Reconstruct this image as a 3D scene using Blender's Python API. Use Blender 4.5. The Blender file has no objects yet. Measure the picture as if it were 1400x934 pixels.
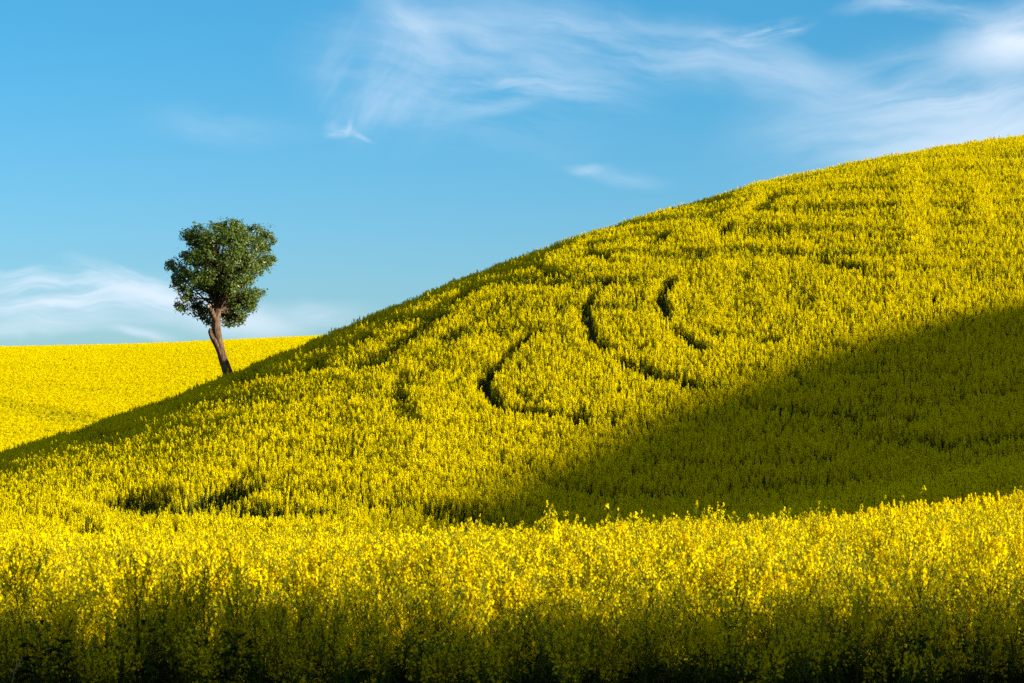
import bpy, math, random
import numpy as np

# ------------------------------------------------------------------ camera, sky, sun
S = bpy.context.scene
COL = S.collection
F = 3900.0            # focal length in photo pixels (1400 px wide)
CX, EYE = 700.0, 560.0  # photo column of the optical axis, photo row of eye level

SUN_AZ = math.radians(70.0)    # to the right of straight behind the camera
SUN_EL = math.radians(13.0)
SUN = np.array([math.cos(SUN_EL) * math.sin(SUN_AZ), -math.cos(SUN_EL) * math.cos(SUN_AZ), math.sin(SUN_EL)])

cd = bpy.data.cameras.new('camera')
cam = bpy.data.objects.new('camera', cd)
COL.objects.link(cam)
cam.location = (0, 0, 0)
cam.rotation_euler = (math.radians(90), 0, 0)
cd.sensor_width = 36.0
cd.lens = F / 1400.0 * 36.0
cd.shift_y = (EYE - 467.0) / 1400.0
cd.clip_start = 0.5
cd.clip_end = 20000
cd.dof.use_dof = True
cd.dof.focus_distance = 85.0
cd.dof.aperture_fstop = 14.0
S.camera = cam

S.view_settings.view_transform = 'Standard'
S.view_settings.look = 'None'
S.view_settings.gamma = 1.0
S.view_settings.exposure = 1.25
S.render.engine = 'CYCLES'
S.cycles.max_bounces = 6
S.cycles.diffuse_bounces = 3
S.cycles.transmission_bounces = 3
S.cycles.glossy_bounces = 1
S.cycles.use_denoising = False
S.cycles.sample_clamp_indirect = 4.0

ld = bpy.data.lights.new('sun', 'SUN')
ld.energy = 5.0
ld.angle = math.radians(0.55)
ld.color = (1.0, 0.91, 0.76)
sun = bpy.data.objects.new('sun', ld)
COL.objects.link(sun)
from mathutils import Vector
sun.rotation_euler = Vector(SUN).to_track_quat('Z', 'Y').to_euler()
sun.location = (60, -60, 60)


# ---- small node helpers
class NT:
    def __init__(s, tree):
        s.t = tree; s.n = tree.nodes; s.l = tree.links
    def new(s, kind, **kw):
        n = s.n.new(kind)
        for k, v in kw.items(): setattr(n, k, v)
        return n
    def put(s, sock, v):
        if hasattr(v, 'is_linked') or isinstance(v, bpy.types.NodeSocket): s.l.new(v, sock)
        else: sock.default_value = v
    def math(s, op, a, b=0.0, c=0.0, clamp=False):
        n = s.new('ShaderNodeMath', operation=op); n.use_clamp = clamp
        s.put(n.inputs[0], a); s.put(n.inputs[1], b); s.put(n.inputs[2], c)
        return n.outputs[0]
    def xyz(s, x, y, z):
        n = s.new('ShaderNodeCombineXYZ')
        s.put(n.inputs[0], x); s.put(n.inputs[1], y); s.put(n.inputs[2], z)
        return n.outputs[0]
    def noise(s, vec, scale, detail=4.0, rough=0.55, dist=0.0):
        n = s.new('ShaderNodeTexNoise')
        s.put(n.inputs['Vector'], vec); n.inputs['Scale'].default_value = scale
        n.inputs['Detail'].default_value = detail; n.inputs['Roughness'].default_value = rough
        n.inputs['Distortion'].default_value = dist
        return n.outputs['Fac']
    def ramp(s, v, lo, hi, a=0.0, b=1.0, smooth=True):
        n = s.new('ShaderNodeMapRange'); n.interpolation_type = 'SMOOTHSTEP' if smooth else 'LINEAR'
        s.put(n.inputs['Value'], v)
        n.inputs['From Min'].default_value = lo; n.inputs['From Max'].default_value = hi
        n.inputs['To Min'].default_value = a; n.inputs['To Max'].default_value = b
        return n.outputs['Result']
    def mix(s, f, a, b, mode='MIX'):
        n = s.new('ShaderNodeMix', data_type='RGBA', blend_type=mode)
        s.put(n.inputs[0], f); s.put(n.inputs[6], a); s.put(n.inputs[7], b)
        return n.outputs[2]


world = bpy.data.worlds.new('World')
S.world = world
world.use_nodes = True
w = NT(world.node_tree); w.n.clear()
sky = w.new('ShaderNodeTexSky', sky_type='NISHITA')
sky.sun_disc = False
sky.sun_elevation = SUN_EL
sky.sun_rotation = math.atan2(SUN[0], SUN[1])
sky.altitude = 900
sky.air_density = 1.0
sky.dust_density = 0.4
sky.ozone_density = 2.0
geo = w.new('ShaderNodeNewGeometry')
tc = w.new('ShaderNodeTexCoord')
sep = w.new('ShaderNodeSeparateXYZ'); w.l.new(tc.outputs['Generated'], sep.inputs[0])
ysafe = w.math('MAXIMUM', sep.outputs[1], 0.05)
# direction on the sky as tangents of the angles right of north and above the horizon
px = w.math('DIVIDE', sep.outputs[0], ysafe)
pz = w.math('DIVIDE', sep.outputs[2], ysafe)
pvec = w.xyz(px, pz, 0.0)
def sk(u, v): return ((u - CX) / F, (EYE - v) / F)
warpn = w.new('ShaderNodeTexNoise'); w.l.new(pvec, warpn.inputs['Vector'])
warpn.inputs['Scale'].default_value = 26; warpn.inputs['Detail'].default_value = 4
wc = w.new('ShaderNodeVectorMath', operation='SUBTRACT'); w.l.new(warpn.outputs['Color'], wc.inputs[0]); wc.inputs[1].default_value = (.5, .5, .5)
ws = w.new('ShaderNodeVectorMath', operation='SCALE'); w.l.new(wc.outputs[0], ws.inputs[0]); ws.inputs['Scale'].default_value = 0.015
wa = w.new('ShaderNodeVectorMath', operation='ADD'); w.l.new(pvec, wa.inputs[0]); w.l.new(ws.outputs[0], wa.inputs[1])
wv = wa.outputs[0]
def cloud(u, v, ru, rv, ang, amp, nsx=14, nsy=60, lo=0.35, hi=0.75, det=5, sharp=1.0, warped=True):
    """one soft cirrus patch: elliptical falloff times noise stretched along its own direction"""
    cx, cy = sk(u, v)
    m = w.new('ShaderNodeMapping', vector_type='TEXTURE')
    w.l.new(wv if warped else pvec, m.inputs['Vector'])
    m.inputs['Location'].default_value = (cx, cy, 0)
    m.inputs['Rotation'].default_value = (0, 0, math.radians(ang))
    m.inputs['Scale'].default_value = (ru / F, rv / F, 1)
    ln = w.new('ShaderNodeVectorMath', operation='LENGTH'); w.l.new(m.outputs[0], ln.inputs[0])
    fall = w.ramp(ln.outputs['Value'], 1.0, 0.0)
    if sharp != 1.0: fall = w.math('POWER', fall, sharp)
    r = w.new('ShaderNodeMapping', vector_type='TEXTURE')
    w.l.new(wv, r.inputs['Vector'])
    r.inputs['Rotation'].default_value = (0, 0, math.radians(ang))
    r.inputs['Scale'].default_value = (1.0 / nsx, 1.0 / nsy, 1)
    n = w.noise(r.outputs[0], 1.0, det, 0.6, 0.3)
    n = w.ramp(n, lo, hi)
    return w.math('MULTIPLY', w.math('MULTIPLY', fall, n), amp)
patches = [
    cloud(640, 90, 300, 150, -10, 0.60, 12, 52, 0.28, 0.82, det=8),
    cloud(560, 30, 100, 50, -38, 0.55, 18, 70, 0.25, 0.75, det=7),
    cloud(520, 110, 120, 140, 60, 0.42, 16, 60, 0.35, 0.75, det=7),
    cloud(720, 110, 230, 40, -6, 0.40, 18, 150, 0.35, 0.7, det=8),
    cloud(860, 60, 350, 70, -8, 0.50, 12, 90, 0.28, 0.78, det=8),
    cloud(1030, 42, 105, 24, 14, .95, 45, 160, 0.34, 0.80, det=9),
    cloud(1060, 100, 260, 60, -14, 0.50, 14, 80, 0.2, 0.72, det=7),
    cloud(1290, 150, 360, 130, 10, 0.90, 10, 70, 0.15, 0.78, det=8),
    cloud(1340, 190, 260, 70, 14, 0.75, 10, 60, 0.1, 0.65, det=7),
    cloud(1400, 50, 150, 70, 14, 1.1, 14, 60, 0.12, 0.62, det=7),
    cloud(1260, 14, 150, 24, -4, 0.6, 24, 100, 0.2, 0.7, det=7),
    cloud(466, 180, 34, 13, 12, .62, 60, 200, 0.32, 0.74, det=8),
    cloud(458, 170, 26, 16, 50, .30, 70, 160, 0.30, 0.80, det=8),
    cloud(482, 172, 20, 6, 66, .42, 60, 220, 0.25, 0.7, det=7),
    cloud(494, 184, 32, 6, -17, .60, 50, 240, 0.22, 0.7, det=7),
    cloud(802, 230, 46, 15, -6, 0.42, 40, 160, 0.3, 0.8, det=7),
    cloud(850, 240, 90, 20, -6, 0.22, 20, 80, 0.2, 0.7),
    cloud(680, 145, 110, 22, 12, 0.30, 20, 90, 0.2, 0.7),
    cloud(320, 170, 170, 36, -4, 0.18, 14, 70, 0.2, 0.7),
    cloud(80, 400, 230, 46, 4, 1.05, 18, 130, 0.34, 0.70, det=8),
    cloud(178, 378, 120, 26, -14, .95, 24, 150, 0.32, 0.70, det=8),
    cloud(235, 412, 150, 34, -17, 1.0, 14, 80, 0.22, 0.62, det=7),
    cloud(100, 425, 230, 40, -5, 0.60, 12, 90, 0.25, 0.70, det=7),
    cloud(330, 438, 130, 34, -12, 0.70, 12, 70, 0.18, 0.62),
    cloud(430, 432, 120, 30, 2, 0.50, 12, 60, 0.15, 0.7),
    cloud(20, 448, 130, 22, 3, 0.6, 14, 90, 0.2, 0.65),
    cloud(200, 454, 70, 12, -8, 0.6, 24, 120, 0.2, 0.65),
    cloud(60, 372, 140, 10, 3, 0.5, 24, 160, 0.25, 0.65),
]
tot = patches[0]
for p_ in patches[1:]:
    # screen blend keeps overlapping veils soft
    inv = w.math('MULTIPLY', w.math('SUBTRACT', 1.0, tot), w.math('SUBTRACT', 1.0, p_, clamp=True))
    tot = w.math('SUBTRACT', 1.0, inv)
tot = w.math('MULTIPLY', tot, 0.92, clamp=True)
tinted = w.mix(1.0, sky.outputs[0], w.mix(w.ramp(pz, 0.0, 0.15), (0.52, 0.83, 1.30, 1), (0.27, 0.84, 1.18, 1)), 'MULTIPLY')
# thin cirrus added out of view, behind the camera and overhead, to whiten the skylight
added_veil = w.mix(0.24, sky.outputs[0], (4.4, 4.7, 4.6, 1))
skyc = w.mix(w.ramp(sep.outputs[1], 0.2, 0.75), added_veil, tinted)
final = w.mix(tot, skyc, (5.9, 6.7, 7.7, 1))
bg = w.new('ShaderNodeBackground'); w.l.new(final, bg.inputs[0]); bg.inputs[1].default_value = 0.059
wo = w.new('ShaderNodeOutputWorld'); w.l.new(bg.outputs[0], wo.inputs[0])


# ------------------------------------------------------------------ terrain as a height function
US = np.array([-600, 0, 350, 700, 1050, 1400, 1900.0])
FG_D = np.array([8, 14, 22, 34, 48, 58, 70, 84, 98.0])
FG_R = np.array([   # photo rows of the top of the crop at those distances, per column of US
    [940, 940, 940, 930, 930, 925, 920],
    [ 826,  826,  826,  822,  815,  808,  800],
    [ 782,  782,  780,  773,  762,  750,  742],
    [ 762,  762,  760,  754,  738,  712,  700],
    [ 754,  754,  752,  746,  727,  680,  654],
    [ 753,  753,  752,  748,  727,  673,  640],
    [ 744,  746,  746,  741,  706,  630,  560],
    [ 736,  742,  744,  740,  712,  643,  575],
    [ 726,  734,  736,  728,  708,  650,  590.]])
SK_U = np.array([-600, -300, 0, 46, 118, 180, 239, 273, 306, 350, 395, 440, 500, 550, 614, 679, 704, 740, 775, 823, 859, 930, 1000, 1057, 1102, 1150, 1234, 1318, 1400, 1900.0])
SK_R = np.array([ 745,  708, 620, 604.5, 581.5, 561.5, 541.5, 528, 513.5, 497, 479, 460, 434, 412.5, 387, 363, 353.5, 341, 328, 311.5, 300, 281, 262, 244, 235, 225, 208.5, 196, 184.5, 146.0])
CD_U = np.array([-600, 0, 310, 700, 1000, 1400, 1900.0])
CD_D = np.array([180, 182, 181, 203, 218, 232, 245.0])
FS_U = np.array([-600, 0, 200, 430, 900, 1900.0])
FS_R = np.array([ 478, 475, 471, 460, 440, 430.0])

def smooth_tab(xs, ys):
    g = np.linspace(xs[0], xs[-1], 1200)
    v = np.interp(g, xs, ys)
    k = np.exp(-0.5 * (np.arange(-70, 71) / 24.0) ** 2); k /= k.sum()
    pad = np.concatenate([v[0] - (v[1] - v[0]) * np.arange(70, 0, -1), v, v[-1] + (v[-1] - v[-2]) * np.arange(1, 71)])
    return g, np.convolve(pad, k, 'valid')
def small_smooth(xs, ys):
    g = np.linspace(xs[0], xs[-1], 1200)
    v = np.interp(g, xs, ys)
    k = np.exp(-0.5 * (np.arange(-40, 41) / 14.0) ** 2); k /= k.sum()
    pad = np.concatenate([v[0] - (v[1] - v[0]) * np.arange(40, 0, -1), v, v[-1] + (v[-1] - v[-2]) * np.arange(1, 41)])
    return g, np.convolve(pad, k, 'valid')
SKT = small_smooth(SK_U, SK_R); CDT = smooth_tab(CD_U, CD_D); FST = smooth_tab(FS_U, FS_R)
FGT = [smooth_tab(US, r) for r in FG_R]

def hermite(d, D, R):
    """monotone-ish cubic through stations D (n) with values R (n, m) at d (m)"""
    n = len(D)
    h = np.diff(D)[:, None]
    s = np.diff(R, axis=0) / h
    T = np.zeros_like(R)
    T[1:-1] = (s[:-1] * h[1:] + s[1:] * h[:-1]) / (h[1:] + h[:-1])
    T[0] = s[0]; T[-1] = s[-1]
    i = np.clip(np.searchsorted(D, d) - 1, 0, n - 2)
    j = np.arange(len(d))
    hh = D[i + 1] - D[i]; t = np.clip((d - D[i]) / hh, 0, 1)
    a, b = R[i, j], R[i + 1, j]; ta, tb = T[i, j] * hh, T[i + 1, j] * hh
    return (2*t**3 - 3*t**2 + 1)*a + (t**3 - 2*t**2 + t)*ta + (-2*t**3 + 3*t**2)*b + (t**3 - t**2)*tb

def canopy(x, y):
    """height of the top of the crop, in metres above the camera"""
    x = np.atleast_1d(np.asarray(x, float)); y = np.atleast_1d(np.asarray(y, float))
    ye = np.maximum(y, 8.0)
    u = np.clip(CX + F * x / ye, -600, 1900)
    R = np.stack([np.interp(u, g, v) for g, v in FGT])
    D = np.interp(u, *CDT); sky_r = np.interp(u, *SKT)
    near = hermite(np.minimum(ye, 98.0), FG_D, R)
    foot = R[-1]
    t = np.clip((ye - 98.0) / (D - 98.0), 0, 1)
    rise = np.sin(np.pi / 2 * t) * (1 - 0.0 * t)
    rise = rise * (t / (t + 0.05)) * 1.05
    hill_r = foot + (sky_r - foot) * rise
    row = np.where(ye < 98.0, near, hill_r)
    z = ye * (EYE - row) / F
    back = ye - D
    zb = ye * (EYE - sky_r) / F - 0.0042 * back ** 2 - 0.02 * np.maximum(back, 0)
    z = np.where(back > 0, np.maximum(zb, -14.0), z)
    # the far field
    fs = np.interp(u, *FST)
    tf = np.clip((ye - 250.0) / 390.0, 0, 1)
    fr = 690 + (fs - 690) * np.sin(np.pi / 2 * tf) ** 1.0
    zf = ye * (EYE - fr) / F
    zf = np.where(ye > 640, 640 * (EYE - fs) / F - 0.0006 * (ye - 640) ** 2, zf)
    zf = np.maximum(zf, -60)
    far_w = np.clip((ye - D - 12) / 20, 0, 1)
    zfar = np.where(ye > 250, zf, 250 * (EYE - 690) / F)
    z = np.where(far_w > 0, np.maximum(z, zfar * far_w + z * (1 - far_w)), z)
    return z

CROP = 1.15
rngn = np.random.default_rng(5)
_ph = rngn.uniform(0, 6.28, (24, 2)); _dir = rngn.uniform(0, 6.28, 24)
def wnoise(x, y, size, seed=0, n=8):
    """cheap smooth world-space noise, about -1..1"""
    v = 0
    for k in range(n):
        i = (k + seed * 5) % 24
        f = 2 * math.pi / (size * (0.6 + 0.9 * ((k * 0.618 + seed * .37) % 1)))
        v = v + np.sin((x * math.cos(_dir[i]) + y * math.sin(_dir[i])) * f + _ph[i, 0] + 1.3 * np.sin(0.45 * f * (x * math.sin(_dir[i]) - y * math.cos(_dir[i])) + _ph[i, 1]))
    return v / (n * 0.62)

def ground(x, y):
    z = canopy(x, y) - CROP
    xa, ya = np.asarray(x, float), np.asarray(y, float)
    shade_bank = np.clip(-ya - 5, 0, 26) * 0.62 * np.clip((34 - xa) / 16, 0, 1)      # unseen rise added behind the camera to dim skylight on the front rows
    z = z + shade_bank
    return z + 0.05 * wnoise(np.asarray(x, float), np.asarray(y, float), 9, 1)

def hit(u, v, d0=15.0, d1=245.0):
    """world point of the crop seen at a photo pixel"""
    d = np.arange(d0, d1, 0.1)
    x = (u - CX) / F * d
    r = EYE - canopy(x, d) / d * F
    i = np.argmax(r <= v)
    if r[i] > v: i = int(np.argmin(r))
    return x[i], d[i], (EYE - v) / F * d[i]


# ------------------------------------------------------------------ materials
def new_mat(name):
    m = bpy.data.materials.new(name); m.use_nodes = True
    t = NT(m.node_tree); t.n.clear()
    return m, t
def finish(t, col, rough=0.6, trans=0.0, bump=None, bstr=0.3, spec=0.3, tcol=None):
    p = t.new('ShaderNodeBsdfPrincipled'); t.put(p.inputs['Base Color'], col)
    t.put(p.inputs['Roughness'], rough)
    p.inputs['Specular IOR Level'].default_value = spec
    if bump is not None:
        b = t.new('ShaderNodeBump'); b.inputs['Strength'].default_value = bstr
        t.l.new(bump, b.inputs['Height']); t.l.new(b.outputs[0], p.inputs['Normal'])
    out = t.new('ShaderNodeOutputMaterial')
    if trans:
        tr = t.new('ShaderNodeBsdfTranslucent'); t.put(tr.inputs[0], tcol if tcol is not None else col)
        mx = t.new('ShaderNodeMixShader'); mx.inputs[0].default_value = trans
        t.l.new(p.outputs[0], mx.inputs[1]); t.l.new(tr.outputs[0], mx.inputs[2]); t.l.new(mx.outputs[0], out.inputs[0])
    else:
        t.l.new(p.outputs[0], out.inputs[0])

def petal_mat(name, a, b, trans=0.35):
    m, t = new_mat(name)
    oi = t.new('ShaderNodeObjectInfo')
    g = t.new('ShaderNodeNewGeometry')
    r = t.math('FRACT', t.math('ADD', g.outputs['Random Per Island'], oi.outputs['Random']))
    c = t.mix(r, a, b)
    finish(t, c, 0.8, trans, spec=0.0)
    return m
M_PETAL = petal_mat('rapeseed_petal', (0.92, 0.715, 0.001, 1), (0.84, 0.69, 0.002, 1))
M_PETAL_HILL = petal_mat('rapeseed_petal_hill', (0.92, 0.755, 0.001, 1), (0.84, 0.73, 0.002, 1))
M_PETAL_FAR = petal_mat('rapeseed_petal_far', (0.86, 0.71, 0.001, 1), (0.82, 0.70, 0.002, 1))
def green_mat(name, a, b, trans=0.25):
    m, t = new_mat(name)
    g = t.new('ShaderNodeNewGeometry')
    c = t.mix(g.outputs['Random Per Island'], a, b)
    finish(t, c, 0.7, trans, spec=0.04)
    return m
M_STEM = green_mat('rapeseed_stem', (0.07, 0.09, 0.006, 1), (0.12, 0.14, 0.008, 1), 0.15)
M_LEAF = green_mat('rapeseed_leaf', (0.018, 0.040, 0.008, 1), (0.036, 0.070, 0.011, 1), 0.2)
M_LEAF_HILL = green_mat('rapeseed_leaf_hill', (0.026, 0.062, 0.009, 1), (0.055, 0.105, 0.012, 1), 0.25)
M_POD = green_mat('rapeseed_pod', (0.12, 0.17, 0.015, 1), (0.20, 0.24, 0.015, 1), 0.25)

m, t = new_mat('field_soil')
tco = t.new('ShaderNodeTexCoord')
n1 = t.noise(tco.outputs['Object'], 3.0, 6, 0.65)
n2 = t.noise(tco.outputs['Object'], 0.35, 3)
c = t.mix(t.ramp(n1, 0.35, 0.7), (0.016, 0.026, 0.006, 1), (0.05, 0.045, 0.02, 1))
c = t.mix(t.ramp(n2, 0.3, 0.7), c, (0.022, 0.04, 0.008, 1))
finish(t, c, 0.9, bump=n1, bstr=0.6, spec=0.1)
M_SOIL = m

m, t = new_mat('rapeseed_slope')
tco = t.new('ShaderNodeTexCoord')
n1 = t.noise(tco.outputs['Object'], 2.2, 6, 0.7)
c = t.mix(t.ramp(n1, 0.40, 0.55), (0.05, 0.08, 0.008, 1), (0.62, 0.52, 0.006, 1))
finish(t, c, 0.9, bump=n1, bstr=1.0, spec=0.1)
M_SLOPE = m


def mesh_obj(name, verts, faces, mats, mi=None, parent=None, smooth=False, link=True):
    me = bpy.data.meshes.new(name)
    me.from_pydata([tuple(v) for v in verts], [], [tuple(f) for f in faces])
    for mm in mats: me.materials.append(mm)
    if mi is not None: me.polygons.foreach_set('material_index', np.asarray(mi, dtype=np.int32))
    if smooth: me.polygons.foreach_set('use_smooth', np.ones(len(me.polygons), dtype=bool))
    me.update()
    o = bpy.data.objects.new(name, me)
    if link: COL.objects.link(o)
    if parent: o.parent = parent
    return o


# ------------------------------------------------------------------ ground sheet
def grid_mesh(name, xs2d, ys2d, zs2d, mat):
    nr, nc = xs2d.shape
    V = np.stack([xs2d.ravel(), ys2d.ravel(), zs2d.ravel()], 1)
    i = np.arange(nr * nc).reshape(nr, nc)
    Q = np.stack([i[:-1, :-1].ravel(), i[:-1, 1:].ravel(), i[1:, 1:].ravel(), i[1:, :-1].ravel()], 1)
    return mesh_obj(name, V, Q.tolist(), [mat], smooth=True)

ys = np.concatenate([np.linspace(-3000, -100, 8), np.linspace(-80, 6, 30), np.arange(8, 60, 1.0), np.arange(60, 260, 1.8), np.arange(262, 700, 7), np.array([720, 800, 950, 1200, 1700, 2600, 4500])])
core = np.linspace(-0.36, 0.36, 110)
rows_x, rows_y = [], []
for yv in ys:
    wv_ = max(yv, 20)
    xin = core * wv_
    side = np.array([0.45, 0.6, 0.8, 1.1, 1.6, 2.5, 5.0]) * wv_
    outr = np.array([60, 140, 400, 1500]) + side[-1]
    rows_x.append(np.concatenate([-outr[::-1], -side[::-1], xin, side, outr])); rows_y.append(np.full(110 + 22, yv))
gx, gy = np.array(rows_x), np.array(rows_y)
gz = ground(gx.ravel(), gy.ravel()).reshape(gx.shape)
gobj = grid_mesh('field_ground', gx, gy, gz, M_SOIL)
gobj['kind'] = 'structure'


# ------------------------------------------------------------------ the hill to the right, outside the frame, whose shade falls across the fields
H = np.array([math.sin(SUN_AZ), -math.cos(SUN_AZ)]); PP = np.array([-H[1], H[0]])
TE = math.tan(SUN_EL)
def pq(P): return P[0] * PP[0] + P[1] * PP[1], P[2] - TE * (P[0] * H[0] + P[1] * H[1])
edge_px = [(560, 718), (610, 694), (700, 650), (800, 604), (900, 560), (1000, 521), (1100, 485), (1200, 453), (1300, 429), (1400, 410), (1520, 390)]
pts = [pq(hit(u, v, 75)) for u, v in edge_px]
pts.sort()
# shade over the front rows: the light line crosses the field's near edge
fr_pts = []
for u, d, dz in [(0, 14.0, -.15), (500, 13.5, -.15), (1000, 13.0, -.16), (1400, 12.7, -.16)]:
    x = (u - CX) / F * d
    fr_pts.append(pq((x, d, canopy(x, d)[0] - 0.12 + dz)))
fr_pts.sort()
print('PQ', fr_pts, pts)
p0, q0 = fr_pts[0]; p1, q1 = fr_pts[-1]
sl = max(-0.9, (q1 - q0) / (p1 - p0))
prof = [(-200, q0 + 10), (p0 - 10, q0 + 7), ] + fr_pts + [(p1 + 3, q1 - 2.2), (p1 + 8, q1 - 3.2), (40, q1 - 3.0), (50, -0.4), (60, 2.8), (70, 5.4)]
prof += [a for a in pts if a[0] > 76]
pe, qe = prof[-1]
prof += [(pe + 25, qe + 1.0), (pe + 60, qe - 12), (pe + 140, qe - 45)]
prof.sort()
pp = np.array(prof)
pg = np.concatenate([np.linspace(-260, -10, 30), np.arange(-8, 200, 1.0), np.linspace(202, 330, 40)])
qg = np.interp(pg, pp[:, 0], pp[:, 1])
qs = np.convolve(np.pad(qg, 2, 'edge'), np.ones(5) / 5, 'valid')
A0 = 110.0
ag = np.array([-95, -80, -60, -40, -25, -15, -9, -5, -2.5, 0, 2.5, 5, 10, 20, 40, 70, 110, 160.0])
zc = qs + TE * A0
PG, AG = np.meshgrid(pg, ag, indexing='ij')
ZG = zc[:, None] - (np.sqrt((0.55 * AG) ** 2 + 0.6) - 0.775)
ZG = np.maximum(ZG, -25)
XX = PG * PP[0] + (A0 + AG) * H[0]; YY = PG * PP[1] + (A0 + AG) * H[1]
# keep this hill out of the view: its foot sinks into the ground before the right edge of the frame
hobj = grid_mesh('hill_slope', XX, YY, ZG, M_SLOPE)
hobj['kind'] = 'structure'


# ------------------------------------------------------------------ rapeseed plants (prototypes live outside the scene and are instanced by the crops)
class PB:
    def __init__(s): s.v = []; s.f = []; s.m = []
    def quad(s, c, a, b, mi, bend=0.0):
        """a leaf-like quad round c with half axes a, b"""
        n = len(s.v); c = np.asarray(c)
        nn = np.cross(a, b); L = np.linalg.norm(nn) + 1e-9; nn = nn / L
        k = bend * np.linalg.norm(a)
        s.v += [c - a - b, c + a - b + nn * k, c + a + b, c - a + b + nn * k]
        s.f.append((n, n + 1, n + 2, n + 3)); s.m.append(mi)
    def kite(s, c, a, b, mi, bend=0.25):
        n = len(s.v); c = np.asarray(c)
        nn = np.cross(a, b); L = np.linalg.norm(nn) + 1e-9; nn = nn / L * bend * np.linalg.norm(a)
        s.v += [c - a + nn, c - b, c + a + nn, c + b]
        s.f.append((n, n + 1, n + 2, n + 3)); s.m.append(mi)
    def tube(s, p0, p1, r0, r1, mi):
        p0 = np.asarray(p0, float); p1 = np.asarray(p1, float)
        d = p1 - p0; d = d / (np.linalg.norm(d) + 1e-9)
        a = np.cross(d, [0.3, 0.9, 0.1]); a /= np.linalg.norm(a); b = np.cross(d, a)
        n = len(s.v)
        for q, r in ((p0, r0), (p1, r1)):
            for k in range(3):
                an = k * 2.094
                s.v.append(q + (a * math.cos(an) + b * math.sin(an)) * r)
        for k in range(3):
            s.f.append((n + k, n + (k + 1) % 3, n + 3 + (k + 1) % 3, n + 3 + k)); s.m.append(mi)

def runit(R):
    v = R.normal(size=3); return v / np.linalg.norm(v)
def axes(R, nrm, ra, rb):
    a = np.cross(nrm, runit(R)); a /= (np.linalg.norm(a) + 1e-9); b = np.cross(nrm, a)
    return a * ra, b * rb

def raceme(P, R, base, tip, nfl, size, spread, mi=0, pods=0):
    base = np.asarray(base); tip = np.asarray(tip)
    L = tip - base
    for k in range(nfl):
        t = R.uniform(0, 1) ** 0.7
        an = R.uniform(0, 6.283)
        r = spread * (1.05 - 0.75 * t) * R.uniform(0.5, 1.0)
        out = np.array([math.cos(an), math.sin(an), R.uniform(-0.2, 0.5)])
        c = base + L * t + out * r
        nrm = out + np.array([0, 0, 0.6]) + 0.5 * R.normal(size=3); nrm /= np.linalg.norm(nrm)
        a, b = axes(R, nrm, size * R.uniform(.8, 1.2), size * R.uniform(.7, 1.1))
        P.kite(c, a, b, mi)
    for k in range(pods):
        t = R.uniform(-0.9, 0.1); an = R.uniform(0, 6.283)
        out = np.array([math.cos(an), math.sin(an), 0.9]); out /= np.linalg.norm(out)
        c = base + L * t + out * 0.03
        s_ = np.cross(out, [0, 0, 1.0]); s_ = s_ / (np.linalg.norm(s_) + 1e-9) * 0.002
        P.quad(c, out * 0.026, s_, 3)

def near_plant(seed, fl=1.0, nl=105):
    R = np.random.default_rng(seed); P = PB()
    Ht = 1.22 * R.uniform(0.94, 1.06)
    bend = R.normal(size=2) * 0.05
    top = np.array([bend[0], bend[1], Ht])
    mid = np.array([bend[0] * .3, bend[1] * .3, Ht * .5])
    P.tube((0, 0, -0.15), mid, 0.006, 0.0045, 1); P.tube(mid, top, 0.0042, 0.0018, 1)
    raceme(P, R, top - [0, 0, 0.12], top + [0, 0, 0.02], int(74 * fl), 0.0084, 0.033, pods=6)
    nb = R.integers(9, 13)
    for k in range(nb):
        f = R.uniform(0.52, 0.92) ** .8; an = k * 2.4 + R.uniform(-.4, .4)
        s0 = mid * (1 - f) + top * f if f > .5 else np.array([0, 0, Ht * f * 0.9])
        tilt = R.uniform(0.14, 0.36); ln = R.uniform(0.20, 0.42) * (1.25 - 0.4 * f)
        dr = np.array([math.cos(an) * tilt, math.sin(an) * tilt, 1.0]); dr /= np.linalg.norm(dr)
        s1 = s0 + dr * ln
        if s1[2] > Ht * 1.0: s1[2] = Ht * R.uniform(.93, 1.0)
        P.tube(s0, s1, 0.0020, 0.0011, 1)
        raceme(P, R, s1 - dr * 0.10, s1 + [0, 0, .015], int(R.integers(28, 50) * fl), 0.0080, 0.029, pods=3)
        if R.random() < .6:
            a2 = an + R.uniform(-1, 1); m2 = s0 * .5 + s1 * .5
            e2 = m2 + np.array([math.cos(a2) * .09, math.sin(a2) * .09, .16])
            P.tube(m2, e2, .002, .001, 1); raceme(P, R, e2 - [0, 0, .06], e2, int(10 * fl), .008, .028, pods=4)
    for k in range(nl):   # leaves
        z = R.uniform(0.05, 0.80) * Ht; an = R.uniform(0, 6.283); ll = R.uniform(.04, .10) * (1.3 - z / Ht)
        o = np.array([math.cos(an), math.sin(an), R.uniform(-.5, .5)]); o /= np.linalg.norm(o)
        s_ = np.cross(o, [0, 0, 1.0]); s_ /= np.linalg.norm(s_)
        P.kite(np.array([0, 0, z]) + o * (ll + R.uniform(.01, .10)), o * ll, s_ * ll * .32, 2, .3)
    return P

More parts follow.
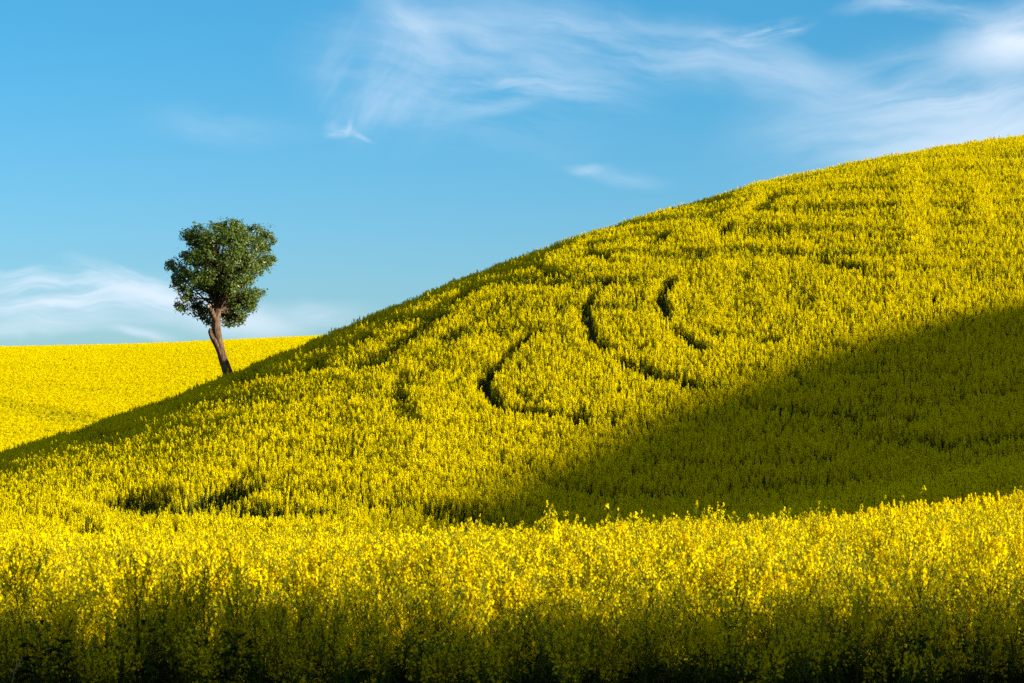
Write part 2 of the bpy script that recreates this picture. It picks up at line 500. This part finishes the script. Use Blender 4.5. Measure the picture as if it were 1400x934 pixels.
def hill_plant(seed, n_r=(4, 7), petals=21, size=0.0215, wid=0.07, sp=0.032, nleaf=8, longr=(.22, .42)):
    R = np.random.default_rng(seed); P = PB()
    Ht = 1.2 * R.uniform(0.92, 1.08)
    P.tube((0, 0, -0.2), (0, 0, Ht * .9), 0.012, 0.006, 1)
    for k in range(int(R.integers(*n_r))):
        an = k * 2.4 + R.uniform(-.5, .5); rr = wid * math.sqrt(R.uniform(0.02, 1))
        zt = Ht * (1.0 - 0.30 * (rr / wid) ** 1.5 * R.uniform(.4, 1.4))
        tip = np.array([math.cos(an) * rr, math.sin(an) * rr, zt])
        P.tube((tip[0] * .3, tip[1] * .3, Ht * .45), tip, .0045, .0022, 1)
        raceme(P, R, tip - [0, 0, R.uniform(*longr)], tip, petals, size, sp)
    for k in range(nleaf):
        z = R.uniform(0.2, 0.74) * Ht; an = R.uniform(0, 6.283); rr = R.uniform(.02, wid * 1.4)
        o = np.array([math.cos(an), math.sin(an), R.uniform(-.3, .9)]); o /= np.linalg.norm(o)
        s_ = np.cross(o, [0, 0, 1.0]); s_ /= np.linalg.norm(s_); ll = R.uniform(.04, .075)
        P.kite(np.array([math.cos(an) * rr, math.sin(an) * rr, z]), o * ll, s_ * ll * .4, 2 if R.random() < .6 else 1, .3)
    return P

def far_clump(seed, npet=60):
    R = np.random.default_rng(seed); P = PB()
    for k in range(npet):
        an = R.uniform(0, 6.283); rr = .16 * math.sqrt(R.uniform(0, 1))
        c = np.array([math.cos(an) * rr, math.sin(an) * rr, 1.2 - .22 * R.uniform(0, 1) ** 1.4 - .1 * (rr / .16) ** 2])
        nrm = R.normal(size=3) * .45 + [.25, -.35, .8]; nrm /= np.linalg.norm(nrm)
        a, b = axes(R, nrm, .034, .030); P.kite(c, a, b, 0)
    for k in range(12):
        an = R.uniform(0, 6.283); rr = .16 * math.sqrt(R.uniform(0, 1))
        c = np.array([math.cos(an) * rr, math.sin(an) * rr, R.uniform(.40, .85)])
        a, b = axes(R, runit(R), .08, .03); P.kite(c, a, b, 2)
    return P

def proto_collection(name, gen, n, mats, gen2=None, n2=0):
    c = bpy.data.collections.new(name)
    for k in range(n + n2):
        P = gen(100 + k * 7) if k < n else gen2(900 + k * 7)
        o = mesh_obj('%s_%02d' % (name, k), P.v, P.f, mats, P.m, link=False)
        c.objects.link(o)
    return c
PM = lambda a: [a, M_STEM, M_LEAF, M_POD]
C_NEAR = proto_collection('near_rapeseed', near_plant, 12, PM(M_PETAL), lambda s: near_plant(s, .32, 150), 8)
C_HILL = proto_collection('hill_rapeseed', hill_plant, 12, [M_PETAL_HILL, M_STEM, M_LEAF_HILL, M_POD], lambda s: hill_plant(s, (3, 6), 5, 0.018, 0.08, nleaf=20), 6)
C_MIDD = proto_collection('middle_rapeseed', lambda s: hill_plant(s, (6, 10), 54, 0.0135, 0.088, .034, 8, (.16, .36)), 12, PM(M_PETAL))
C_FAR = proto_collection('far_rapeseed', far_clump, 8, PM(M_PETAL_FAR), lambda s: far_clump(s, 22), 2)

def scatter(name, pos, scl, rot, idx, coll, label, cat):
    n = len(pos)
    me = bpy.data.meshes.new(name)
    me.vertices.add(n)
    me.vertices.foreach_set('co', np.asarray(pos, dtype=np.float32).ravel())
    a = me.attributes.new('scl', 'FLOAT_VECTOR', 'POINT'); a.data.foreach_set('vector', np.asarray(scl, dtype=np.float32).ravel())
    a = me.attributes.new('rot', 'FLOAT_VECTOR', 'POINT'); a.data.foreach_set('vector', np.asarray(rot, dtype=np.float32).ravel())
    a = me.attributes.new('idx', 'INT', 'POINT'); a.data.foreach_set('value', np.asarray(idx, dtype=np.int32))
    o = bpy.data.objects.new(name, me); COL.objects.link(o)
    g = bpy.data.node_groups.new(name + '_nodes', 'GeometryNodeTree')
    g.interface.new_socket('Geometry', in_out='INPUT', socket_type='NodeSocketGeometry')
    g.interface.new_socket('Geometry', in_out='OUTPUT', socket_type='NodeSocketGeometry')
    N, L = g.nodes, g.links
    gi = N.new('NodeGroupInput'); go = N.new('NodeGroupOutput')
    ci = N.new('GeometryNodeCollectionInfo'); ci.inputs['Collection'].default_value = coll
    ci.inputs['Separate Children'].default_value = True; ci.inputs['Reset Children'].default_value = True
    ip = N.new('GeometryNodeInstanceOnPoints'); ip.inputs['Pick Instance'].default_value = True
    def attr(nm, ty):
        x = N.new('GeometryNodeInputNamedAttribute'); x.data_type = ty; x.inputs['Name'].default_value = nm
        return x.outputs[0]
    L.new(gi.outputs[0], ip.inputs['Points']); L.new(ci.outputs[0], ip.inputs['Instance'])
    L.new(attr('idx', 'INT'), ip.inputs['Instance Index'])
    er = N.new('FunctionNodeEulerToRotation'); L.new(attr('rot', 'FLOAT_VECTOR'), er.inputs[0])
    L.new(er.outputs[0], ip.inputs['Rotation']); L.new(attr('scl', 'FLOAT_VECTOR'), ip.inputs['Scale'])
    L.new(ip.outputs[0], go.inputs[0])
    md = o.modifiers.new('plants', 'NODES'); md.node_group = g
    o['kind'] = 'stuff'; o['label'] = label; o['category'] = cat
    return o

# ---- tracks and thin patches, laid on the ground as lines in world space
def line_world(pxs): return [hit(u, v, 75)[:2] for u, v in pxs]
tracks = [   # (photo polyline, half width in metres, strength)
    ([(706, 358), (730, 352), (749, 343)], 0.9, 0.75), ([(732, 362), (755, 369), (768, 372)], 0.45, 1.0),
    ([(804, 340), (822, 345)], 0.5, 1.0), ([(822, 347), (850, 353), (864, 354)], 0.45, 0.85),
    ([(836, 374), (832, 379), (823, 389), (809, 402), (800, 418)], 0.42, 0.9), ([(800, 418), (804, 438), (811, 455), (827, 467), (835, 472)], 0.42, 1.1),
    ([(851, 486), (873, 496), (894, 505), (928, 513), (967, 523)], 0.60, 0.95),
    ([(918, 377), (911, 389), (904, 402), (907, 418), (914, 433)], 0.40, 1.15), ([(926, 446), (937, 456), (950, 464), (971, 475)], 0.45, 0.85),
    ([(735, 446), (716, 460), (704, 469)], 0.50, 1.0), ([(704, 469), (680, 493)], 0.42, 0.85),
    ([(678, 496), (668, 507), (659, 523), (675, 535), (680, 546), (695, 552)], 0.50, 1.1),
    ([(695, 552), (711, 555), (754, 560), (784, 562), (792, 568)], 0.75, 0.95), ([(792, 568), (850, 566), (900, 560)], 0.4, 0.4),
    ([(505, 451), (479, 472), (455, 480), (439, 486), (427, 502)], 0.8, 0.75),
    ([(604, 425), (582, 443), (564, 453)], 0.9, 0.75), ([(564, 453), (526, 479), (500, 500)], 1.0, 0.5),
    ([(650, 390), (630, 400), (612, 412)], 1.2, 0.8), ([(700, 405), (640, 440), (600, 470)], 1.0, 0.38),
    ([(548, 508), (546, 535), (554, 554), (575, 573), (608, 577)], 0.5, 0.38),
    ([(180, 672), (188, 677), (224, 690), (252, 686), (271, 681), (300, 672), (318, 659)], 2.2, .95), ([(318, 659), (345, 638)], 0.6, 0.6),
    ([(345, 686), (357, 688), (374, 696), (413, 692)], 1.9, .85), ([(143, 707), (120, 714), (106, 728)], 0.6, 0.75),
    ([(500, 680), (524, 683), (545, 681)], 0.6, 0.85), ([(605, 690), (622, 697), (645, 704), (690, 706)], 1.8, 0.8),
    ([(866, 312), (900, 310), (930, 304)], 0.8, 0.75), ([(892, 330), (905, 322), (912, 316)], 0.5, 0.7),
    ([(1023, 318), (1050, 320), (1072, 322)], 0.7, 0.6), ([(985, 318), (992, 310), (1000, 303)], 0.5, 0.7),
    ([(1150, 255), (1190, 256), (1228, 255)], 0.9, 0.85), ([(1065, 262), (1050, 272), (1040, 284)], 0.7, 0.6),
    ([(1117, 350), (1156, 359), (1190, 362)], 0.8, 0.7), ([(1362, 258), (1385, 259)], 0.8, 0.8),
    ([(1400, 349), (1300, 347), (1200, 344), (1130, 345), (1060, 338), (1000, 337)], 0.5, 0.6),
    ([(1100, 322), (1160, 326), (1240, 322)], 0.5, 0.5), ([(960, 340), (940, 338)], 0.5, 0.6),
    ([(1050, 462), (1057, 457), (1070, 455)], 0.7, 0.8), ([(1370, 390), (1382, 388)], 0.7, 0.8),
    ([(1400, 378), (1330, 376), (1250, 380), (1180, 372)], 0.5, 0.4),
    ([(1400, 300), (1330, 305), (1265, 303)], 0.5, 0.45), ([(1220, 290), (1150, 293), (1080, 288)], 0.5, 0.4),
    ([(1270, 590), (1300, 612)], 0.5, 0.65), ([(1160, 545), (1250, 540), (1330, 550)], 0.5, 0.5), ([(950, 600), (1040, 590)], 0.5, 0.5),
    ([(1130, 470), (1200, 478), (1290, 474)], 0.5, 0.5), ([(860, 640), (960, 650), (1050, 645)], 0.5, 0.5), ([(1080, 505), (1120, 530)], 0.4, 0.5),
]
tracks += [([(1130, 505), (1230, 500), (1330, 508)], .6, .6), ([(1010, 548), (1120, 560), (1250, 566)], .7, .6), ([(1180, 590), (1290, 600), (1400, 590)], 1.0, .55),
           ([(900, 620), (1000, 630), (1120, 622)], .9, .6), ([(1300, 535), (1400, 530)], .7, .6), ([(760, 655), (840, 668), (900, 668)], 1.1, .6), ([(1040, 655), (1180, 650)], 1.2, .5)]
tracks += [([(120, 700), (230, 692), (330, 690), (430, 694)], 3.2, .42), ([(330, 660), (420, 668), (520, 676)], 2.2, .3), ([(560, 690), (660, 700)], 2.4, .4)]
bright = [([(1243, 222), (1245, 250), (1248, 300), (1251, 338)], 0.85), ([(1337, 251), (1343, 275), (1345, 300)], 0.7),
          ([(1035, 250), (1018, 278), (999, 302)], 1.2), ([(984, 352), (984, 368)], 1.2), ([(940, 305), (950, 318)], 1.3), ([(750, 360), (785, 335), (830, 318)], 1.0),
          ([(640, 470), (660, 485)], 1.2), ([(600, 545), (590, 600), (560, 640)], 1.2)]
TW = [(line_world(p), hw * .78, st) for p, hw, st in tracks]
BW = [(line_world(p), hw) for p, hw in bright]
def seg_dist(x, y, poly):
    best = np.full(x.shape, 1e9)
    for (ax, ay), (bx, by) in zip(poly[:-1], poly[1:]):
        dx, dy = bx - ax, by - ay; L2 = dx * dx + dy * dy + 1e-9
        t = np.clip(((x - ax) * dx + (y - ay) * dy) / L2, 0, 1)
        best = np.minimum(best, np.hypot(x - ax - t * dx, y - ay - t * dy))
    return best
def thin(x, y):
    """0 = full crop, 1 = bare"""
    v = np.zeros(x.shape)
    for poly, hw, st in TW:
        d = seg_dist(x, y, poly) + 0.14 * wnoise(x, y, 2.0, 3, 4) + 0.10 * wnoise(x, y, .8, 4, 5)
        v = np.maximum(v, np.clip(st * np.clip(1.45 - d / hw, 0, 1), 0, 1))
    return v
def lush(x, y):
    v = np.zeros(x.shape)
    for poly, hw in BW: v = np.maximum(v, np.clip(1.4 - seg_dist(x, y, poly) / hw, 0, 1))
    return v

R = np.random.default_rng(11)
def field_points(d0, d1, per_m2, umin, umax, crest_margin=None):
    """even random points over a wedge of the field"""
    k0, k1 = (umin - CX) / F, (umax - CX) / F
    area = (k1 - k0) / 2 * (d1 ** 2 - d0 ** 2)
    n = int(area * per_m2)
    y = np.sqrt(R.uniform(d0 ** 2, d1 ** 2, n)); x = R.uniform(k0, k1, n) * y
    if crest_margin is not None:
        D = np.interp(CX + F * x / y, *CDT)
        k = y < D + crest_margin
        x, y = x[k], y[k]
    return x, y
def plant_field(name, x, y, sc, n_proto, coll, label, cat, tilt=0.07, lean=0.0, green=None, n_green=0, wide=1.0):
    z = ground(x, y)
    n = len(x)
    scl = np.stack([wide * sc * R.uniform(.75, 1.25, n), wide * sc * R.uniform(.75, 1.25, n), sc * R.uniform(.9, 1.1, n)], 1)
    rot = np.stack([R.normal(0, tilt, n), R.normal(0, tilt, n) + lean, R.uniform(0, 6.283, n)], 1)
    idx = R.integers(0, n_proto, n)
    if green is not None: idx = np.where(R.random(n) < green, n_proto + R.integers(0, n_green, n), idx)
    return scatter(name, np.stack([x, y, z], 1), scl, rot, idx, coll, label, cat)

# front rows
x, y = field_points(11.6, 34, 36, -900, 2300)
sc = 0.93 + 0.05 * wnoise(x, y, 1.6, 2) + R.normal(0, .05, len(x)) + .03 * (R.random(len(x)) < .05)
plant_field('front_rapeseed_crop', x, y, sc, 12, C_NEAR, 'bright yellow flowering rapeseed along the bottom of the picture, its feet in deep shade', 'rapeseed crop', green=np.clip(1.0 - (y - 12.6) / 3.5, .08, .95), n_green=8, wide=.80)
# the swell behind them
x, y = field_points(34, 62, 36, -450, 1850)
sc = 0.93 + 0.05 * wnoise(x, y, 2.4, 2) + R.normal(0, .045, len(x)) + .03 * (R.random(len(x)) < .05)
plant_field('middle_rapeseed_crop', x, y, sc, 12, C_MIDD, 'sunlit yellow rapeseed on the low swell in front of the big hill', 'rapeseed crop')
# the hill
x, y = field_points(62, 245, 33, -160, 1560, 7)
th = thin(x, y); lu = lush(x, y)
patch = 0.5 + 0.5 * wnoise(x, y, 11, 1); fine = 0.5 + 0.5 * wnoise(x, y, 3.0, 2)
D = np.interp(CX + F * x / y, *CDT); rel = (y - 98) / (D - 98)
bands = np.clip(np.sin(canopy(x, y) * 3.4 + 1.8 * wnoise(x, y, 22, 4)) - .1, 0, 1) * np.clip((rel - .35) * 3, 0, 1)   # drill rows along the contour
dc = np.full(x.shape, 1e9)
for k in (4, 5, 7, 11, 12): dc = np.minimum(dc, seg_dist(x, y, TW[k][0]))
swirl = np.clip(np.sin(dc * 2 * math.pi / 3.1 - 1.2 + .6 * wnoise(x, y, 8, 5)), 0, 1) * np.exp(-dc / 11) * (dc > 1.2)   # passes of the drill round the bend
poor = np.clip(.60 * patch + .50 * fine - .55 + .55 * swirl + 1.1 * bands * (.3 + patch), 0, 1) * (1 - lu)
keep = R.random(len(x)) > np.clip(th * 0.90 + 0.26 * poor, 0, .94)
x, y, th, lu, poor = [a[keep] for a in (x, y, th, lu, poor)]
sc = (0.95 + .05 * wnoise(x, y, 3.2, 3) + R.normal(0, .08, len(x))) * (1 - .28 * th - .10 * poor) + .07 * lu
plant_field('hill_rapeseed_crop', x, y, sc, 12, C_HILL, 'yellow and green rapeseed covering the big round hill, cut by curved dark tracks', 'rapeseed crop', green=np.clip(.03 + .9 * poor + .8 * th, 0, .92) * (1 - lu), n_green=6, wide=.88)
# the far field
x, y = field_points(262, 655, 13, -80, 480)
row = EYE - canopy(x, y) / y * F
furrow = np.sin(y * 0.42 + 0.05 * x + 1.6 * wnoise(x, y, 60, 1)) 
gap = np.clip(furrow - .45, 0, 1) * np.clip((0.5 + wnoise(x, y, 60, 2)), 0, 1) * 0.9
far_lines = [([(-80, 532), (0, 548), (31, 556), (64, 566), (103, 574), (134, 577)], 1.9, .95), ([(-60, 556), (0, 561), (60, 572), (100, 582)], 1.6, .6), ([(50, 556), (85, 563), (121, 571), (160, 574)], 1.6, .8),
             ([(-60, 515), (0, 525), (60, 530), (120, 534)], 2.4, .5), ([(140, 480), (200, 483), (260, 485)], 5, .55), ([(0, 498), (60, 503), (140, 506)], 4, .4),
             ([(160, 540), (220, 536), (280, 525)], 2.5, .35), ([(-60, 588), (0, 590), (50, 592)], 1.2, .5), ([(300, 476), (380, 473)], 5, .4)]
for pl, hw, st in far_lines:
    pw = [hit(u_, v_, 262, 655)[:2] for u_, v_ in pl]
    hw = hw * 1.5; st = min(1.0, st * 1.25)
    gap = np.maximum(gap, st * np.clip(1.5 - (seg_dist(x, y, pw) + .5 * wnoise(x, y, 7, 3, 5)) / hw, 0, 1))
grn = np.clip(gap * 1.1 + .01 + .07 * np.clip(wnoise(x, y, 25, 5), 0, 1), 0, .95)
keep = R.random(len(x)) > np.clip(gap * .6, 0, .7)
x, y, grn = x[keep], y[keep], grn[keep]
plant_field('far_rapeseed_crop', x, y, 1.0 + R.normal(0, .07, len(x)), 8, C_FAR, 'smooth bright yellow rapeseed field on the distant rise behind the tree', 'rapeseed crop', green=grn, n_green=2)
print('terrain + crops ready')

# ------------------------------------------------------------------ the tree on the ridge
m, t = new_mat('tree_bark')
tco = t.new('ShaderNodeTexCoord')
mp = t.new('ShaderNodeMapping'); t.l.new(tco.outputs['Object'], mp.inputs[0]); mp.inputs['Scale'].default_value = (7, 7, 1.6)
mp.inputs['Rotation'].default_value = (0, math.radians(16), 0)
nb = t.noise(mp.outputs[0], 1.6, 6, 0.7, 0.6)
nb2 = t.noise(tco.outputs['Object'], 1.3, 3)
c = t.mix(t.ramp(nb, 0.38, 0.62), (0.022, 0.013, 0.008, 1), (0.19, 0.115, 0.062, 1))
c = t.mix(t.ramp(nb2, 0.35, 0.7), c, t.mix(0.35, c, (0.13, 0.085, 0.05, 1)))
finish(t, c, 0.9, bump=nb, bstr=1.0, spec=0.15)
M_BARK = m
m, t = new_mat('cut_wood')
tco = t.new('ShaderNodeTexCoord')
nw = t.noise(tco.outputs['Object'], 30, 3)
finish(t, t.mix(nw, (0.62, 0.50, 0.36, 1), (0.45, 0.33, 0.22, 1)), 0.8, spec=0.1)
M_CUT = m
def leaf_mat(name, a, b, c3):
    m, t = new_mat(name)
    g = t.new('ShaderNodeNewGeometry')
    c = t.mix(g.outputs['Random Per Island'], a, b)
    finish(t, c, 0.42, 0.30, spec=0.45, tcol=t.mix(0.6, c, c3))
    return m
M_TLEAF = leaf_mat('tree_leaf', (0.045, 0.085, 0.008, 1), (0.135, 0.185, 0.018, 1), (0.22, 0.29, 0.01, 1))

TD = float(np.interp(310, *CDT)) - 1.5
TX = (312 - CX) / F * TD
TZ = float(ground([TX], [TD])[0])
tree = bpy.data.objects.new('tree', None); COL.objects.link(tree)
tree.location = (TX, TD, TZ)
tree['label'] = 'lone leafy tree with a leaning lopped trunk, standing on the flank of the rapeseed hill'
tree['category'] = 'tree'
PXM = F / TD
def tl(u, v, dy=0.0): return np.array([(u - 312) / PXM, dy, (EYE - v) / PXM - TZ])

def sweep(name, pts, rads, mat, sides=18, rough=0.08, parent=None, cap_mat=None, seed=0, sub=4):
    pts = np.array(pts, float); rads = np.array(rads, float)
    n = len(pts); tt = np.linspace(0, n - 1, (n - 1) * sub + 1)
    def cr(a):
        i = np.clip(tt.astype(int), 0, n - 2); f = (tt - i)
        p0 = a[np.clip(i - 1, 0, n - 1)]; p1 = a[i]; p2 = a[i + 1]; p3 = a[np.clip(i + 2, 0, n - 1)]
        if a.ndim > 1: f = f[:, None]
        return .5 * ((2*p1) + (-p0+p2)*f + (2*p0-5*p1+4*p2-p3)*f*f + (-p0+3*p1-3*p2+p3)*f**3)
    P3, r3 = cr(pts), np.maximum(cr(rads), 0.004)
    RR = np.random.default_rng(seed)
    V = []
    ph = RR.uniform(0, 6.28, 4)
    for k in range(len(P3)):
        d = P3[min(k + 1, len(P3) - 1)] - P3[max(k - 1, 0)]; d /= np.linalg.norm(d)
        a = np.cross(d, [0, 1, 0]); a /= np.linalg.norm(a); b = np.cross(d, a)
        for j in range(sides):
            an = j / sides * 2 * math.pi
            rr = r3[k] * (1 + rough * (math.sin(an * 3 + ph[0] + k * .25) * .7 + math.sin(an * 7 + ph[1] - k * .33) * .6) + rough * .5 * RR.normal())
            V.append(P3[k] + (a * math.cos(an) + b * math.sin(an)) * rr)
    Fc = []; mi = []
    for k in range(len(P3) - 1):
        for j in range(sides):
            Fc.append((k * sides + j, k * sides + (j + 1) % sides, (k + 1) * sides + (j + 1) % sides, (k + 1) * sides + j)); mi.append(1 if cap_mat and k >= len(P3) - 3 else 0)
    n0 = len(V); V.append(P3[-1] + (P3[-1] - P3[-2]) * (0.02 if cap_mat else 0.25))
    for j in range(sides):
        Fc.append(((len(P3) - 1) * sides + j, (len(P3) - 1) * sides + (j + 1) % sides, n0)); mi.append(1 if cap_mat else 0)
    return mesh_obj(name, V, Fc, [mat] + ([cap_mat] if cap_mat else []), mi, parent, smooth=True)

base = tl(314, 515); base[2] = -0.3
sweep('trunk', [base, tl(311.5, 513), tl(304.5, 489), tl(298.8, 466), tl(295.8, 449), tl(296.0, 436), tl(297.8, 424), tl(299.2, 411), tl(300, 396), tl(303, 372)],
      [.44, .33, .28, .275, .27, .25, .20, .17, .13, .07], M_BARK, 24, 0.07, tree, seed=1, sub=6)
sweep('burl', [tl(303, 489, -.12), tl(296, 470, -.16), tl(290.8, 461, -.14), tl(288.3, 454, -.12), tl(289.0, 449.5, -.08)], [.10, .20, .175, .165, .11], M_BARK, 18, 0.12, tree, seed=2, sub=5)
sweep('cut_limb', [tl(295.5, 440, -.08), tl(292.0, 431, -.25), tl(288.9, 424, -.45), tl(285.4, 417.0, -.65)], [.16, .175, .165, .16], M_BARK, 16, 0.05, tree, M_CUT, 3, 4)

Z0 = 3.59
lobes = [(350,138,34),(375,165,40),(432,140,46),(452,170,50),(530,158,40),(560,175,36),(596,180,34),(610,200,20),(270,172,46),(213,188,34),(235,200,38),(330,215,62),(440,235,70),(545,235,58),(590,255,30),
         (212,290,34),(262,300,52),(330,310,60),(430,320,68),(510,340,55),(560,330,38),(592,310,30),(150,335,32),(116,322,22),(190,372,40),(150,395,24),(168,420,38),(255,395,52),(340,385,60),
         (430,410,55),(480,395,44),(205,470,38),(175,520,26),(240,520,42),(280,565,36),(306,600,16),(330,470,40),(415,480,56),(480,475,40),(530,465,26),(548,455,14),
         (440,545,46),(400,590,34),(455,585,26),(385,550,40),(498,530,30),(515,505,22),(335,418,34),(385,430,34),(300,425,30),(420,440,34),(250,230,36),(490,205,46),(385,195,44),(618,292,14),(480,290,52),(300,250,50)]
RT = np.random.default_rng(77)
LB = []
for (zx, zy, r) in lobes:
    u, v, rr = 200 + zx / Z0, 270 + zy / Z0, r / Z0 / PXM
    ex, ez = (u - 301) / 74.0, (v - 372) / 76.0
    dep = 2.9 * math.sqrt(max(0.04, 1 - ex * ex - ez * ez))
    nd = 1 if dep < 1.2 else (3 if dep > 2.2 else 2)
    for k in range(nd):
        dy = 0 if nd == 1 else (-dep + 2 * dep * k / (nd - 1)) * RT.uniform(.7, .95)
        if (zx, zy) in ((335, 418), (385, 430), (300, 425), (420, 440)): dy = -1.0 - .3 * k
        elif 222 < zx < 400 and zy > 440: dy = max(dy, (.45 if zx > 300 else 1.0) + r / Z0 / PXM)
        elif 400 <= zx < 530 and zy > 440: dy = max(dy, .15 + .8 * r / Z0 / PXM)
        LB.append((tl(u + RT.normal() * 1.2, v + 3 + RT.normal() * 1.2, dy + RT.normal() * .2), rr * RT.uniform(.74, .95)))
# limbs that carry the lobes
P = PB()
fork = [tl(297.8, 424), tl(299.2, 411), tl(300, 396), tl(303, 372)]
def limb(a, b, r0, r1, wob):
    prev = a; n = 5
    for k in range(1, n + 1):
        f = k / n
        q = a + (b - a) * f + np.array([0, 0, 1]) * wob * math.sin(math.pi * f) + RT.normal(size=3) * .05 * (k < n)
        P.tube(prev, q, r0 + (r1 - r0) * (f - 1 / n), r0 + (r1 - r0) * f, 0); prev = q
for c, r in LB:
    s0 = fork[int(RT.integers(0, 4))] if c[2] > fork[1][2] else fork[int(RT.integers(0, 2))]
    limb(s0, c, .085, .02, RT.uniform(-.1, .35))
    for k in range(7):
        e = c + runit(RT) * r * RT.uniform(.7, 1.05)
        P.tube(c, e, .016, .005, 0)
mesh_obj('branches', P.v, P.f, [M_BARK], P.m, tree)
# leaves
P = PB()
for c, r in LB:
    oc = c - tl(301, 385); oc = oc / (np.linalg.norm(oc) + 1e-6)
    tw = int(46 * (r / .6) ** 2) + 10
    for k in range(tw):
        d = runit(RT) + .35 * oc; d[2] += .2; d /= np.linalg.norm(d)
        rad = r * RT.uniform(.66, 1.0) * (1.0 + .34 * max(0, RT.normal()) * (RT.random() < .5))
        e = c + d * rad
        for j in range(int(RT.integers(5, 10))):
            p_ = e + RT.normal(size=3) * .10
            nrm = d * .9 + [0, 0, .25] + RT.normal(size=3) * .45; nrm /= np.linalg.norm(nrm)
            s_ = RT.uniform(.050, .095)
            a, b = axes(RT, nrm, s_, s_ * .72); P.kite(p_, a, b, 0, .35)
print('leaves', len(P.f))
mesh_obj('crown', P.v, P.f, [M_TLEAF], P.m, tree)

# ------------------------------------------------------------------ a dry stalk at the field's edge
m, t = new_mat('dry_straw'); finish(t, (0.50, 0.40, 0.27, 1), 0.7, spec=0.2); M_DRY = m
sd = 10.9
tipz = (EYE - 906) / F * sd; tipx = (23 - CX) / F * sd
lowx = (-12 - CX) / F * sd
P = PB()
b0 = np.array([lowx, sd + .1, float(ground([lowx], [sd])[0]) - .02]) ; t0 = np.array([tipx, sd, tipz])
prev = b0
for k in range(1, 9):
    f = k / 8; q = b0 + (t0 - b0) * f + np.array([-.05, 0, .03]) * math.sin(math.pi * f)
    P.tube(prev, q, .0026 - .0016 * (f - .125), .0026 - .0016 * f, 0); prev = q
for k in range(5):
    q = t0 + np.array([.004 * k, 0, .008 * k - .02]); P.tube(q, q + np.array([.006 * (-1) ** k, .003, .012]), .0014, .0005, 0)
stalk = mesh_obj('dry_stalk', P.v, P.f, [M_DRY], P.m)
stalk['label'] = 'thin pale dry grass stalk leaning in the dark bottom left corner'
stalk['category'] = 'grass stalk'
